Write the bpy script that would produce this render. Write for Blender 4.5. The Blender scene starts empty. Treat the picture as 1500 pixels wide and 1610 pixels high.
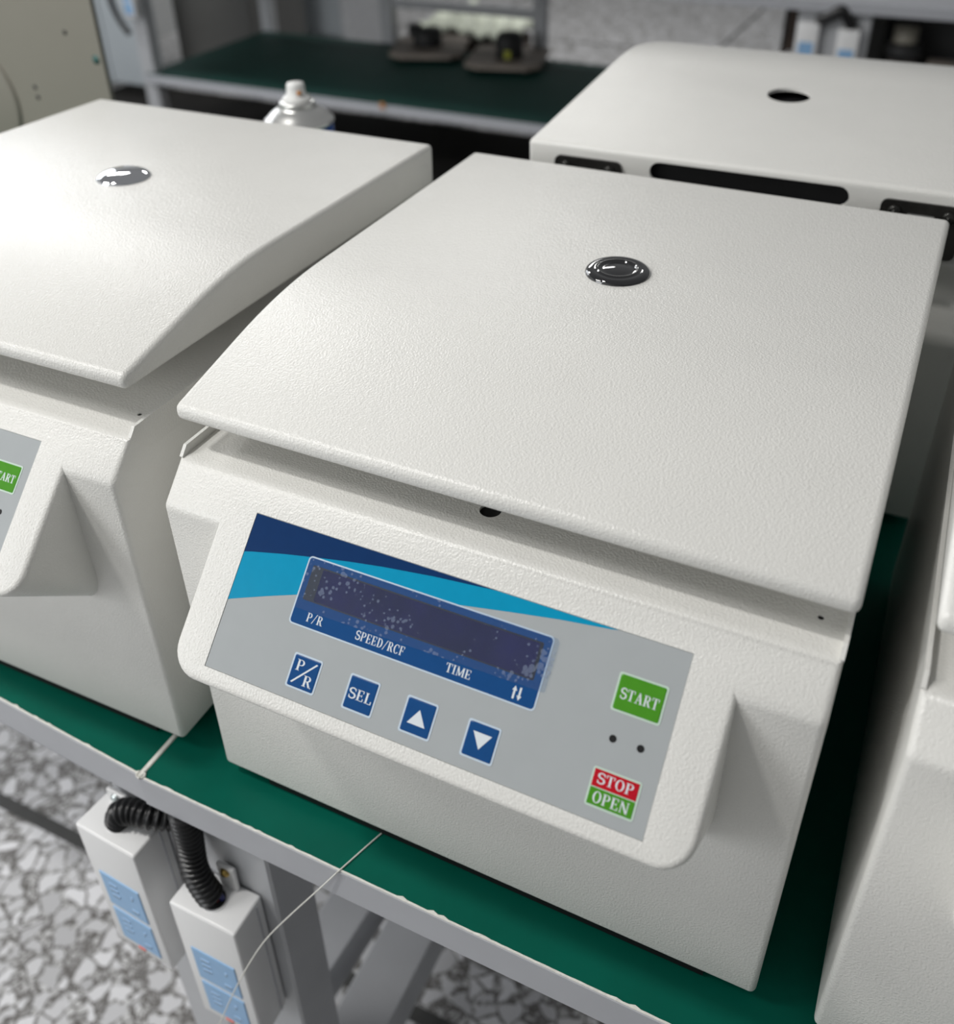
import bpy, bmesh, math, random
from mathutils import Vector, Matrix

# ------------------------------------------------------------------ camera, world, lights
scene = bpy.context.scene
COL = scene.collection
cam_data = bpy.data.cameras.new('camera')
cam = bpy.data.objects.new('camera', cam_data)
COL.objects.link(cam)
cam_data.sensor_fit = 'HORIZONTAL'
cam_data.sensor_width = 36.0
cam_data.lens = 1558.52 / 1500 * 36.0
cam_data.shift_y = -145.8 / 1500
cam_data.clip_start = 0.02
cam_data.clip_end = 60
RX, RY, RZ = -0.5884, 0.0205, 0.4621
_rot = Matrix.Rotation(RZ, 3, 'Z') @ Matrix.Rotation(RX, 3, 'X') @ Matrix.Rotation(RY, 3, 'Y')
_r, _f, _u = _rot.col[0], _rot.col[1], _rot.col[2]
_m = Matrix((( _r[0], _u[0], -_f[0], 0.1711), (_r[1], _u[1], -_f[1], -0.309), (_r[2], _u[2], -_f[2], 0.5742), (0, 0, 0, 1)))
cam.matrix_world = _m
cam_data.dof.use_dof = True
cam_data.dof.focus_distance = 0.54
cam_data.dof.aperture_fstop = 6.5
scene.camera = cam

world = bpy.data.worlds.new('world')
scene.world = world
world.use_nodes = True
bg = world.node_tree.nodes['Background']
bg.inputs[0].default_value = (0.97, 0.985, 1.0, 1)
bg.inputs[1].default_value = 0.20


def area_light(name, loc, target, sx, sy, power, color=(1, 1, 1)):
    d = bpy.data.lights.new(name, 'AREA')
    d.shape = 'RECTANGLE'
    d.size, d.size_y, d.energy, d.color = sx, sy, power, color
    o = bpy.data.objects.new(name, d)
    COL.objects.link(o)
    o.location = loc
    o.rotation_euler = (Vector(target) - Vector(loc)).to_track_quat('-Z', 'Y').to_euler()
    return o


# ceiling lamps of the hall (the nearest one over the bench, front left), daylight of the left window, and added fills
area_light('lamp_over_bench', (-1.02, -0.60, 2.30), (-1.02, -0.60, 0), 0.26, 0.12, 25, (1.0, 0.985, 0.955))
area_light('fill_front', (-2.30, -1.00, 2.30), (-2.30, -1.00, 0), 1.2, 0.5, 36, (1.0, 0.985, 0.96))  # added overhead fill for the front faces
area_light('lamp_hall_left', (-2.9, 2.3, 2.30), (-2.9, 2.3, 0), 1.2, 0.5, 36, (1.0, 0.99, 0.97))
area_light('fill_hall_rear', (-2.2, 4.6, 2.30), (-2.2, 4.6, 0), 1.2, 0.5, 30, (1.0, 0.99, 0.97))  # added fill that brightens the far hall
area_light('window_daylight', (-4.10, 2.30, 1.55), (0, 2.30, 1.55), 2.2, 1.3, 32, (0.93, 0.96, 1.0))
area_light('fill_front_low', (-2.50, -1.96, 1.00), (-2.50, 0, 1.00), 1.9, 1.4, 33, (0.96, 0.98, 1.0))  # added low fill for the front faces, no opening behind it

scene.view_settings.view_transform = 'Standard'
scene.view_settings.look = 'None'
scene.view_settings.exposure = 0.06
scene.view_settings.gamma = 1.0
scene.view_settings.use_curve_mapping = False

rng = random.Random(7)

# ------------------------------------------------------------------ materials


def new_mat(name):
    m = bpy.data.materials.new(name)
    m.use_nodes = True
    nt = m.node_tree
    return m, nt, nt.nodes['Principled BSDF']


def simple(name, col, rough=0.5, metal=0.0, spec=0.5, var=0.0, scale=40.0, bump=0.0, bscale=300.0, coat=0.0):
    m, nt, b = new_mat(name)
    b.inputs['Base Color'].default_value = (*col, 1)
    b.inputs['Roughness'].default_value = rough
    b.inputs['Metallic'].default_value = metal
    b.inputs['Specular IOR Level'].default_value = spec
    b.inputs['Coat Weight'].default_value = coat
    tc = nt.nodes.new('ShaderNodeTexCoord')
    n = nt.nodes.new('ShaderNodeTexNoise')
    n.inputs['Scale'].default_value = scale
    n.inputs['Detail'].default_value = 4
    nt.links.new(tc.outputs['Object'], n.inputs['Vector'])
    r = nt.nodes.new('ShaderNodeValToRGB')
    r.color_ramp.elements[0].position = 0.3
    r.color_ramp.elements[1].position = 0.7
    r.color_ramp.elements[0].color = (*[max(0, c * (1 - var)) for c in col], 1)
    r.color_ramp.elements[1].color = (*[min(1, c * (1 + var)) for c in col], 1)
    nt.links.new(n.outputs['Fac'], r.inputs['Fac'])
    nt.links.new(r.outputs['Color'], b.inputs['Base Color'])
    if bump:
        n2 = nt.nodes.new('ShaderNodeTexNoise')
        n2.inputs['Scale'].default_value = bscale
        n2.inputs['Detail'].default_value = 2
        nt.links.new(tc.outputs['Object'], n2.inputs['Vector'])
        bp = nt.nodes.new('ShaderNodeBump')
        bp.inputs['Strength'].default_value = bump
        bp.inputs['Distance'].default_value = 0.0005
        nt.links.new(n2.outputs['Fac'], bp.inputs['Height'])
        nt.links.new(bp.outputs['Normal'], b.inputs['Normal'])
    return m


PAINT = simple('textured_off_white_paint', (0.805, 0.797, 0.762), rough=0.26, spec=0.45, var=0.012, scale=25, bump=0.75, bscale=800)
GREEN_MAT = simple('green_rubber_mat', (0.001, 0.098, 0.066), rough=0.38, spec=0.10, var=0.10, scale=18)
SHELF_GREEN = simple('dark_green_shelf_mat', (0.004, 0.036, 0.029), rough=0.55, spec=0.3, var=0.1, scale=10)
BENCH_GREY = simple('bench_grey_laminate', (0.43, 0.44, 0.47), rough=0.38, var=0.03, scale=20)
BENCH_STEEL = simple('bench_painted_steel', (0.50, 0.51, 0.53), rough=0.42, var=0.05, scale=14)
EDGE_WHITE = simple('cut_mat_edge', (0.72, 0.71, 0.66), rough=0.7, var=0.10, scale=300)
BLACK = simple('black_rubber', (0.008, 0.008, 0.009), rough=0.6, spec=0.3)
BLACK_GLOSS = simple('black_plastic', (0.010, 0.010, 0.011), rough=0.30, spec=0.5)
LENS_BLACK = simple('dark_clear_lens', (0.006, 0.006, 0.007), rough=0.03, spec=0.9, coat=1.0)
LENS_BRIGHT = simple('bright_reflection_lens', (0.86, 0.87, 0.90), rough=0.04, metal=1.0)  # dark lens made mirror metal to carry its bright grazing reflection
HINGE_STEEL = simple('dark_hinge_steel', (0.030, 0.029, 0.027), rough=0.38, metal=0.55, var=0.15, scale=200)
SCREW_DARK = simple('dark_screw_steel', (0.045, 0.045, 0.042), rough=0.30, metal=0.8)
LEAF_STEEL = simple('hinge_leaf_steel', (0.42, 0.42, 0.41), rough=0.40, metal=0.6)
ZINC = simple('zinc_screw', (0.55, 0.60, 0.60), rough=0.25, metal=0.9)
BRASS = simple('brass_screw', (0.40, 0.28, 0.09), rough=0.3, metal=0.9)
LABEL_GREY = simple('panel_grey_film', (0.42, 0.445, 0.455), rough=0.22, var=0.015, scale=60, spec=0.12)
NAVY = simple('panel_navy_print', (0.006, 0.036, 0.130), rough=0.22, var=0.03, scale=200, spec=0.12)
BTN_BLUE = simple('panel_blue_print', (0.010, 0.072, 0.235), rough=0.22, var=0.03, scale=200, spec=0.12)
CYAN = simple('panel_cyan_print', (0.004, 0.305, 0.520), rough=0.22, var=0.02, scale=200, spec=0.12)
PRINT_WHITE = simple('panel_white_print', (0.74, 0.79, 0.83), rough=0.45)
HALO = simple('button_pale_border', (0.56, 0.66, 0.76), rough=0.45)
HALO_GREEN = simple('button_pale_green_border', (0.56, 0.70, 0.60), rough=0.45)
GREEN = simple('button_green_print', (0.075, 0.300, 0.022), rough=0.22, var=0.03, scale=200, spec=0.12)
RED = simple('button_red_print', (0.52, 0.010, 0.022), rough=0.22, var=0.03, scale=200, spec=0.12)
LCD = simple('display_dark_violet', (0.012, 0.009, 0.065), rough=0.15, var=0.35, scale=45)
LCD_EDGE = simple('display_black_edge', (0.006, 0.006, 0.012), rough=0.4)
PVC = simple('white_pvc_housing', (0.80, 0.80, 0.80), rough=0.30, var=0.01, scale=20)
SOCKET_BLUE = simple('light_blue_socket_plate', (0.26, 0.47, 0.74), rough=0.35, var=0.03, scale=60)
SOCKET_LIGHT = simple('light_blue_slot_rim', (0.42, 0.60, 0.82), rough=0.35)
LED_RED = simple('red_indicator', (0.75, 0.16, 0.12), rough=0.3)
CONDUIT = simple('black_corrugated_plastic', (0.010, 0.010, 0.011), rough=0.33, spec=0.5)
WIRE_RED = simple('red_wire', (0.30, 0.01, 0.01), rough=0.4)
WIRE_BLUE = simple('blue_wire', (0.01, 0.015, 0.12), rough=0.4)
THREAD = simple('white_thread', (0.72, 0.71, 0.66), rough=0.8, var=0.1, scale=900)
CAN_METAL = simple('can_aluminium', (0.72, 0.72, 0.70), rough=0.28, metal=0.85)
CAN_PAINT = simple('can_blue_paint', (0.010, 0.070, 0.300), rough=0.25)
CAN_WHITE = simple('can_white_paint', (0.72, 0.73, 0.75), rough=0.3)
NOZZLE = simple('spray_nozzle_plastic', (0.80, 0.80, 0.78), rough=0.4)
ORANGE = simple('orange_dot', (0.55, 0.22, 0.04), rough=0.5)
CABINET = simple('cream_cabinet_paint', (0.22, 0.205, 0.170), rough=0.5, var=0.02, scale=6)
DOT_DARK = simple('dark_hole', (0.020, 0.020, 0.020), rough=0.6)
TEAL_SCREW = simple('teal_screw', (0.05, 0.13, 0.12), rough=0.4, metal=0.4)
PALE_PANEL = simple('pale_blue_grey_panel', (0.42, 0.46, 0.49), rough=0.5, var=0.03, scale=4)
GREY_PANEL = simple('grey_panel', (0.12, 0.12, 0.115), rough=0.55, var=0.05, scale=4)
DARK_PANEL = simple('dark_panel', (0.018, 0.018, 0.019), rough=0.6, var=0.2, scale=4)
TRAY_GREY = simple('grey_brown_tray', (0.22, 0.19, 0.165), rough=0.5, var=0.10, scale=20)
PALE_CLOTH = simple('pale_green_white_cloth', (0.74, 0.78, 0.66), rough=0.8, var=0.08, scale=12)
BROWN = simple('dark_brown_wood', (0.060, 0.036, 0.025), rough=0.6, var=0.2, scale=12)
YELLOW_G = simple('yellow_green_sticker', (0.40, 0.42, 0.04), rough=0.5)
DARK_FLOOR = simple('black_floor_sheet', (0.016, 0.015, 0.014), rough=0.75, spec=0.2, var=0.2, scale=5)
WALL = simple('wall_paint', (0.55, 0.56, 0.56), rough=0.8, var=0.02, scale=2)


def terrazzo():
    m, nt, b = new_mat('terrazzo_floor')
    tc = nt.nodes.new('ShaderNodeTexCoord')
    nz = nt.nodes.new('ShaderNodeTexNoise')
    nz.inputs['Scale'].default_value = 40
    nz.inputs['Detail'].default_value = 2
    nt.links.new(tc.outputs['Object'], nz.inputs['Vector'])
    mx = nt.nodes.new('ShaderNodeMix')
    mx.data_type = 'RGBA'
    mx.blend_type = 'LINEAR_LIGHT'
    mx.inputs[0].default_value = 0.010
    nt.links.new(tc.outputs['Object'], mx.inputs[6])
    nt.links.new(nz.outputs['Color'], mx.inputs[7])

    def vor(scale, edge0, edge1):
        v1 = nt.nodes.new('ShaderNodeTexVoronoi')
        v1.feature = 'DISTANCE_TO_EDGE'
        v1.inputs['Scale'].default_value = scale
        v2 = nt.nodes.new('ShaderNodeTexVoronoi')
        v2.feature = 'F1'
        v2.inputs['Scale'].default_value = scale
        for v in (v1, v2):
            nt.links.new(mx.outputs[2], v.inputs['Vector'])
        r = nt.nodes.new('ShaderNodeMapRange')
        r.inputs[1].default_value = edge0
        r.inputs[2].default_value = edge1
        nt.links.new(v1.outputs['Distance'], r.inputs[0])
        sep = nt.nodes.new('ShaderNodeSeparateColor')
        nt.links.new(v2.outputs['Color'], sep.inputs[0])
        return r.outputs[0], sep
    mask1, sep1 = vor(40, 0.055, 0.105)
    mask2, sep2 = vor(105, 0.08, 0.16)
    # some large cells are left as matrix, so chips are scattered
    keep = nt.nodes.new('ShaderNodeMath')
    keep.operation = 'GREATER_THAN'
    keep.inputs[1].default_value = 0.22
    nt.links.new(sep1.outputs[1], keep.inputs[0])
    mk = nt.nodes.new('ShaderNodeMath')
    mk.operation = 'MULTIPLY'
    nt.links.new(mask1, mk.inputs[0])
    nt.links.new(keep.outputs[0], mk.inputs[1])

    def ramp(sep, c0, c1):
        r = nt.nodes.new('ShaderNodeValToRGB')
        r.color_ramp.elements[0].color = (*c0, 1)
        r.color_ramp.elements[1].color = (*c1, 1)
        nt.links.new(sep.outputs[0], r.inputs[0])
        return r
    big = ramp(sep1, (0.52, 0.52, 0.53), (0.82, 0.82, 0.84))
    small = ramp(sep2, (0.20, 0.195, 0.19), (0.66, 0.66, 0.66))
    m1 = nt.nodes.new('ShaderNodeMix')
    m1.data_type = 'RGBA'
    m1.inputs[6].default_value = (0.15, 0.142, 0.135, 1)
    nt.links.new(mask2, m1.inputs[0])
    nt.links.new(small.outputs[0], m1.inputs[7])
    m2 = nt.nodes.new('ShaderNodeMix')
    m2.data_type = 'RGBA'
    nt.links.new(mk.outputs[0], m2.inputs[0])
    nt.links.new(m1.outputs[2], m2.inputs[6])
    nt.links.new(big.outputs[0], m2.inputs[7])
    nt.links.new(m2.outputs[2], b.inputs['Base Color'])
    b.inputs['Roughness'].default_value = 0.35
    return m


def film_mat():
    m, nt, b = new_mat('protective_film')
    tc = nt.nodes.new('ShaderNodeTexCoord')
    v = nt.nodes.new('ShaderNodeTexVoronoi')
    v.inputs['Scale'].default_value = 400
    nt.links.new(tc.outputs['Object'], v.inputs['Vector'])
    n = nt.nodes.new('ShaderNodeTexNoise')
    n.inputs['Scale'].default_value = 60
    n.inputs['Detail'].default_value = 3
    nt.links.new(tc.outputs['Object'], n.inputs['Vector'])
    mr = nt.nodes.new('ShaderNodeMapRange')
    mr.inputs[1].default_value = 0.36
    mr.inputs[2].default_value = 0.72
    mr.inputs[3].default_value = -0.15
    mr.inputs[4].default_value = 0.70
    nt.links.new(n.outputs['Fac'], mr.inputs[0])
    lt = nt.nodes.new('ShaderNodeMath')
    lt.operation = 'LESS_THAN'
    nt.links.new(v.outputs['Distance'], lt.inputs[0])
    nt.links.new(mr.outputs[0], lt.inputs[1])
    tr = nt.nodes.new('ShaderNodeBsdfTransparent')
    tr.inputs[0].default_value = (0.93, 0.95, 0.97, 1)
    b.inputs['Base Color'].default_value = (0.42, 0.50, 0.70, 1)
    b.inputs['Roughness'].default_value = 0.08
    b.inputs['Specular IOR Level'].default_value = 0.3
    mp = nt.nodes.new('ShaderNodeMapRange')
    mp.inputs[3].default_value = 0.035
    mp.inputs[4].default_value = 0.17
    nt.links.new(lt.outputs[0], mp.inputs[0])
    ms = nt.nodes.new('ShaderNodeMixShader')
    nt.links.new(mp.outputs[0], ms.inputs[0])
    nt.links.new(tr.outputs[0], ms.inputs[1])
    nt.links.new(b.outputs[0], ms.inputs[2])
    nt.links.new(ms.outputs[0], nt.nodes['Material Output'].inputs['Surface'])
    return m


TERRAZZO = terrazzo()
FILM = film_mat()
JOINT = simple('terrazzo_joint', (0.060, 0.060, 0.058), rough=0.5, var=0.1, scale=30)

# ------------------------------------------------------------------ helpers


def link(name, me, mat, parent=None, smooth=False):
    if mat is not None:
        me.materials.append(mat)
    o = bpy.data.objects.new(name, me)
    COL.objects.link(o)
    if parent is not None:
        o.parent = parent
    if smooth:
        for p in me.polygons:
            p.use_smooth = True
    return o


def from_bm(name, bm, mat, parent=None, smooth=False):
    bmesh.ops.recalc_face_normals(bm, faces=bm.faces[:])
    me = bpy.data.meshes.new(name)
    bm.to_mesh(me)
    bm.free()
    return link(name, me, mat, parent, smooth)


def empty(name, loc=(0, 0, 0), rz=0.0):
    o = bpy.data.objects.new(name, None)
    o.empty_display_size = 0.05
    COL.objects.link(o)
    o.location = loc
    o.rotation_euler = (0, 0, rz)
    return o


def tag(o, label=None, cat=None, group=None, kind=None):
    if label:
        o['label'] = label
    if cat:
        o['category'] = cat
    if group:
        o['group'] = group
    if kind:
        o['kind'] = kind
    return o


def copy_tree(o, parent=None):
    c = o.copy()
    COL.objects.link(c)
    c.parent = parent
    for ch in o.children:
        copy_tree(ch, c)
    return c


def bm_box(bm, x0, x1, y0, y1, z0, z1):
    vs = [bm.verts.new(p) for p in ((x0, y0, z0), (x1, y0, z0), (x1, y1, z0), (x0, y1, z0),
                                    (x0, y0, z1), (x1, y0, z1), (x1, y1, z1), (x0, y1, z1))]
    for f in ((0, 3, 2, 1), (4, 5, 6, 7), (0, 1, 5, 4), (1, 2, 6, 5), (2, 3, 7, 6), (3, 0, 4, 7)):
        bm.faces.new([vs[i] for i in f])


def box(name, x0, x1, y0, y1, z0, z1, mat, parent=None, bevel=0.0, seg=2, smooth=False):
    bm = bmesh.new()
    bm_box(bm, x0, x1, y0, y1, z0, z1)
    if bevel:
        bmesh.ops.bevel(bm, geom=bm.edges[:], offset=bevel, segments=seg, affect='EDGES', profile=0.5)
    return from_bm(name, bm, mat, parent, smooth)


def bm_prism_x(bm, prof, x0, x1):
    """profile of (y, z) points extruded along x"""
    a = [bm.verts.new((x0, y, z)) for y, z in prof]
    b = [bm.verts.new((x1, y, z)) for y, z in prof]
    n = len(prof)
    bm.faces.new(a)
    bm.faces.new(b[::-1])
    for i in range(n):
        j = (i + 1) % n
        bm.faces.new((a[i], b[i], b[j], a[j]))


def lathe(name, prof, mat, parent=None, seg=48, loc=(0, 0, 0), smooth=True):
    bm = bmesh.new()
    rings = []
    for r, z in prof:
        if r < 1e-6:
            rings.append([bm.verts.new((0, 0, z))])
        else:
            rings.append([bm.verts.new((r * math.cos(2 * math.pi * k / seg), r * math.sin(2 * math.pi * k / seg), z)) for k in range(seg)])
    for a, b in zip(rings, rings[1:]):
        for k in range(seg):
            j = (k + 1) % seg
            if len(a) == 1:
                bm.faces.new((a[0], b[k], b[j]))
            elif len(b) == 1:
                bm.faces.new((a[k], b[0], a[j]))
            else:
                bm.faces.new((a[k], b[k], b[j], a[j]))
    o = from_bm(name, bm, mat, parent, smooth)
    o.location = loc
    return o


def tube(name, pts, rad, mat, parent=None, seg=12, sub=1, radf=None):
    """tube swept along a Catmull-Rom curve through pts"""
    P = [Vector(p) for p in pts]
    C = []
    for i in range(len(P) - 1):
        p0, p1, p2, p3 = P[max(i - 1, 0)], P[i], P[i + 1], P[min(i + 2, len(P) - 1)]
        for k in range(sub):
            t = k / sub
            C.append(0.5 * ((2 * p1) + (-p0 + p2) * t + (2 * p0 - 5 * p1 + 4 * p2 - p3) * t * t + (-p0 + 3 * p1 - 3 * p2 + p3) * t ** 3))
    C.append(P[-1])
    bm = bmesh.new()
    rings = []
    nrm = None
    s = 0.0
    for i, c in enumerate(C):
        d = (C[min(i + 1, len(C) - 1)] - C[max(i - 1, 0)]).normalized()
        if nrm is None:
            nrm = d.orthogonal().normalized()
        nrm = (nrm - d * nrm.dot(d)).normalized()
        bi = d.cross(nrm)
        if i:
            s += (c - C[i - 1]).length
        r = radf(s) if radf else rad
        rings.append([bm.verts.new(c + (nrm * math.cos(2 * math.pi * k / seg) + bi * math.sin(2 * math.pi * k / seg)) * r) for k in range(seg)])
    for a, b in zip(rings, rings[1:]):
        for k in range(seg):
            j = (k + 1) % seg
            bm.faces.new((a[k], a[j], b[j], b[k]))
    bm.faces.new(rings[0][::-1])
    bm.faces.new(rings[-1])
    return from_bm(name, bm, mat, parent, True)


def boolean_bake(base, cutters):
    """subtract the cutters and keep the result as plain mesh data"""
    for c in cutters:
        md = base.modifiers.new('cut', 'BOOLEAN')
        md.operation = 'DIFFERENCE'
        md.solver = 'EXACT'
        md.object = c
    dg = bpy.context.evaluated_depsgraph_get()
    me = bpy.data.meshes.new_from_object(base.evaluated_get(dg))
    base.modifiers.clear()
    old = base.data
    base.data = me
    bpy.data.meshes.remove(old)
    for c in cutters:
        bpy.data.objects.remove(c, do_unlink=True)
    return base


def smooth_by_angle(o, deg=35):
    me = o.data
    for p in me.polygons:
        p.use_smooth = True
    me.set_sharp_from_angle(angle=math.radians(deg))


# ------------------------------------------------------------------ setting: floor, walls
FZ = -0.75
floor = box('floor', -6.0, 5.0, -2.0, 9.0, FZ - 0.05, FZ, TERRAZZO)
tag(floor, 'grey terrazzo floor', kind='structure')
for y in (0.212, 1.712, 3.6, 5.1, 6.6):
    box('floor_joint', -6.0, 5.0, y - 0.010, y + 0.010, FZ - 0.01, FZ + 0.0006, JOINT, floor)
for x in (-2.59, -1.09, 0.41, 1.91):
    box('floor_joint', x - 0.010, x + 0.010, -2.0, 9.0, FZ - 0.01, FZ + 0.0005, JOINT, floor)

# left wall with a window opening (the daylight comes through it)
bm = bmesh.new()
bm_box(bm, -4.30, -4.15, -2.0, 1.15, FZ, 2.4)
bm_box(bm, -4.30, -4.15, 3.45, 9.0, FZ, 2.4)
bm_box(bm, -4.30, -4.15, 1.15, 3.45, FZ, 0.85)
bm_box(bm, -4.30, -4.15, 1.15, 3.45, 2.25, 2.4)
tag(from_bm('wall_left', bm, WALL), 'grey painted wall', kind='structure')
w1 = empty('window_1', (-4.22, 2.30, 0.85))
tag(w1, 'window in the left wall', kind='structure')
box('window_frame', -0.04, 0.04, -1.15, -1.09, 0, 1.4, BENCH_GREY, w1)
box('window_frame', -0.04, 0.04, 1.09, 1.15, 0, 1.4, BENCH_GREY, w1)
box('window_frame', -0.04, 0.04, -0.03, 0.03, 0, 1.4, BENCH_GREY, w1)
box('window_frame', -0.04, 0.04, -1.15, 1.15, 0, 0.05, BENCH_GREY, w1)
box('window_frame', -0.04, 0.04, -1.15, 1.15, 1.35, 1.4, BENCH_GREY, w1)
w2 = empty('fill_light_frame', (-2.50, -1.985, 0.28))  # frame added around the low front fill; the wall behind is solid
tag(w2, 'added frame around the fill light behind the camera', kind='structure')
box('window_frame', -1.02, -0.96, -0.014, 0.05, 0, 1.44, BENCH_GREY, w2)
box('window_frame', 0.96, 1.02, -0.014, 0.05, 0, 1.44, BENCH_GREY, w2)
box('window_frame', -0.955, 0.955, -0.014, 0.05, -0.05, 0.01, BENCH_GREY, w2)
box('window_frame', -0.955, 0.955, -0.014, 0.05, 1.43, 1.49, BENCH_GREY, w2)
tag(box('wall_front', -4.3, 5.0, -2.1, -2.0, FZ, 2.4, WALL), 'grey painted wall', kind='structure')
tag(box('wall_right', 5.0, 5.1, -2.1, 9.0, FZ, 2.4, WALL), 'grey painted wall', kind='structure')
tag(box('wall_back', -4.3, 5.0, 8.9, 9.0, FZ, 2.4, WALL), 'grey painted wall', kind='structure')

# ------------------------------------------------------------------ workbenches
BD = 0.90      # bench depth


def make_bench(name, x0, x1, mirror_leg, label, leg_near):
    """front edge lies along y = 0 of the bench's own frame, top at z = 0; x0..x1 its run"""
    t = empty(name, (0, 0, 0))
    tag(t, label, 'workbench', 'workbenches')
    box('table_top', x0, x1, 0.0012, BD, -0.0285, -0.0022, BENCH_GREY, t)
    # thin front edge band
    box('edge_band', x0, x1, 0.0, 0.0012, -0.0285, -0.0004, BENCH_GREY, t)
    return t


bench = make_bench('workbench', -0.231, 1.60, False, 'grey workbench with green mat carrying the centrifuge whose whole panel shows', None)
bench.location = (0, -0.0302, 0)
bench2 = make_bench('workbench', -1.50, 0.0, True, 'grey workbench with green mat under the leftmost centrifuge', None)
bench2.location = (-0.2325, -0.0290, 0)
bench2.rotation_euler = (0, 0, math.radians(-2.9))


def ragged_mat(t, x0, x1, seed, y_edge):
    r = random.Random(seed)
    box('mat', x0, x1, y_edge, BD - 0.002, -0.0022, 0.0, GREEN_MAT, t)
    # torn pale edge along the front of the mat
    bm = bmesh.new()
    n = int((x1 - x0) / 0.0035)
    top, bot = [], []
    for i in range(n + 1):
        x = x0 + (x1 - x0) * i / n
        w = 0.0009 + 0.0004 * r.random() + (0.0024 * r.random() if r.random() < 0.05 else 0)
        h = 0.0003 + (0.0012 * r.random() if r.random() < 0.08 else 0)
        top.append((bm.verts.new((x, y_edge - 0.0006, 0.0002)), bm.verts.new((x, y_edge + w * 0.55, h))))
        bot.append((bm.verts.new((x, y_edge - 0.0006, -0.0015)), bm.verts.new((x, y_edge + w * 0.55, -0.0015))))
    for i in range(n):
        a, b = top[i], top[i + 1]
        c, d = bot[i], bot[i + 1]
        bm.faces.new((a[0], b[0], b[1], a[1]))
        bm.faces.new((c[0], c[1], d[1], d[0]))
        bm.faces.new((a[0], c[0], d[0], b[0]))
        bm.faces.new((a[1], b[1], d[1], c[1]))
    from_bm('mat_edge', bm, EDGE_WHITE, t)


ragged_mat(bench, -0.2295, 1.60, 3, 0.0014)
ragged_mat(bench2, -1.50, -0.0012, 5, 0.0016)
# pale filler in the joint between the benches, with a blob at its front end
jt = box('joint_filler', -0.2335, -0.2297, 0.0008, 0.30, -0.004, 0.0008, EDGE_WHITE, bench, 0.0006, 1)
bm = bmesh.new()
for k in range(9):
    a = 2 * math.pi * k / 9
    rr = 0.0032 * (0.6 + 0.6 * rng.random())
    for q in (1, ):
        c = Vector((-0.2310 + 0.0030 * math.cos(a), 0.0025 + 0.0025 * math.sin(a), 0.0006))
        bmesh.ops.create_icosphere(bm, subdivisions=1, radius=rr * 0.45, matrix=Matrix.Translation(c))
from_bm('joint_filler_blob', bm, EDGE_WHITE, bench)

# steel under-frames: legs, the stretchers running back from them, feet
for t, xs in ((bench, ((-0.212, -0.150), (1.45, 1.51))), (bench2, ((-0.068, -0.012), (-1.48, -1.42)))):
    for (xa, xb) in xs:
        box('leg', xa, xb, 0.0185, 0.062, FZ, -0.0285, BENCH_STEEL, t, 0.002, 1)
        box('leg', xa, xb, BD - 0.07, BD - 0.02, FZ, -0.0285, BENCH_STEEL, t, 0.002, 1)
        box('stretcher', xa - 0.004, xb - 0.006, 0.0625, BD - 0.0705, -0.60, -0.543, BENCH_STEEL, t, 0.002, 1)
    box('back_rail', xs[0][1] if t is bench else xs[1][1], xs[1][0] if t is bench else xs[0][0], BD - 0.06, BD - 0.03, -0.10, -0.0285, BENCH_STEEL, t)
# folded flange under the front of the left bench
box('flange', -1.40, -0.040, 0.0030, 0.0120, -0.0390, -0.0300, BENCH_GREY, bench2, 0.0008, 1)
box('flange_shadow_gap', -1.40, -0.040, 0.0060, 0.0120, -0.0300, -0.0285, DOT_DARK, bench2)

# ------------------------------------------------------------------ centrifuge
A, B, CW = 0.180, 0.1787, 0.1408
YB, ZT, ZLB, YF = 0.4006, 0.3083, 0.2741, 0.0246
T0 = Vector((0, 0.0196, 0.2524))
EV = Vector((0, -0.7126, -0.7016)).normalized()
NV = Vector((0, EV.z, -EV.y))
if NV.z < 0:
    NV = -NV
YBODY = 0.384


def PT(u, v, h=0.0):
    return T0 + Vector((u, 0, 0)) + EV * v + NV * h


def plate(name, poly, h0, h1, mat, parent, inset=0.0):
    """prism on the panel plane; poly in panel coordinates (u right, v down the slope)"""
    bm = bmesh.new()
    cu = sum(p[0] for p in poly) / len(poly)
    cv = sum(p[1] for p in poly) / len(poly)
    du = max(p[0] for p in poly) - min(p[0] for p in poly)
    dv = max(p[1] for p in poly) - min(p[1] for p in poly)
    lo = [bm.verts.new(PT(u, v, h0)) for u, v in poly]
    hi = [bm.verts.new(PT(cu + (u - cu) * (1 - 2 * inset / du), cv + (v - cv) * (1 - 2 * inset / dv), h1)) for u, v in poly]
    n = len(poly)
    bm.faces.new(hi)
    bm.faces.new(lo[::-1])
    for i in range(n):
        j = (i + 1) % n
        bm.faces.new((lo[i], lo[j], hi[j], hi[i]))
    return from_bm(name, bm, mat, parent)


def rrect(u0, u1, v0, v1, r, n=4):
    out = []
    for cx, cy, a0 in ((u1 - r, v1 - r, 0), (u0 + r, v1 - r, 90), (u0 + r, v0 + r, 180), (u1 - r, v0 + r, 270)):
        for k in range(n + 1):
            a = math.radians(a0 + 90 * k / n)
            out.append((cx + r * math.cos(a), cy + r * math.sin(a)))
    return out


# ---- serif lettering as flat print
TH, TN = 0.135, 0.060


def g_rect(x0, y0, x1, y1):
    return [[(x0, y0), (x1, y0), (x1, y1), (x0, y1)]]


def g_line(x0, y0, x1, y1, w):
    """slanted bar with a horizontal width w"""
    return [[(x0 - w / 2, y0), (x0 + w / 2, y0), (x1 + w / 2, y1), (x1 - w / 2, y1)]]


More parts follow.
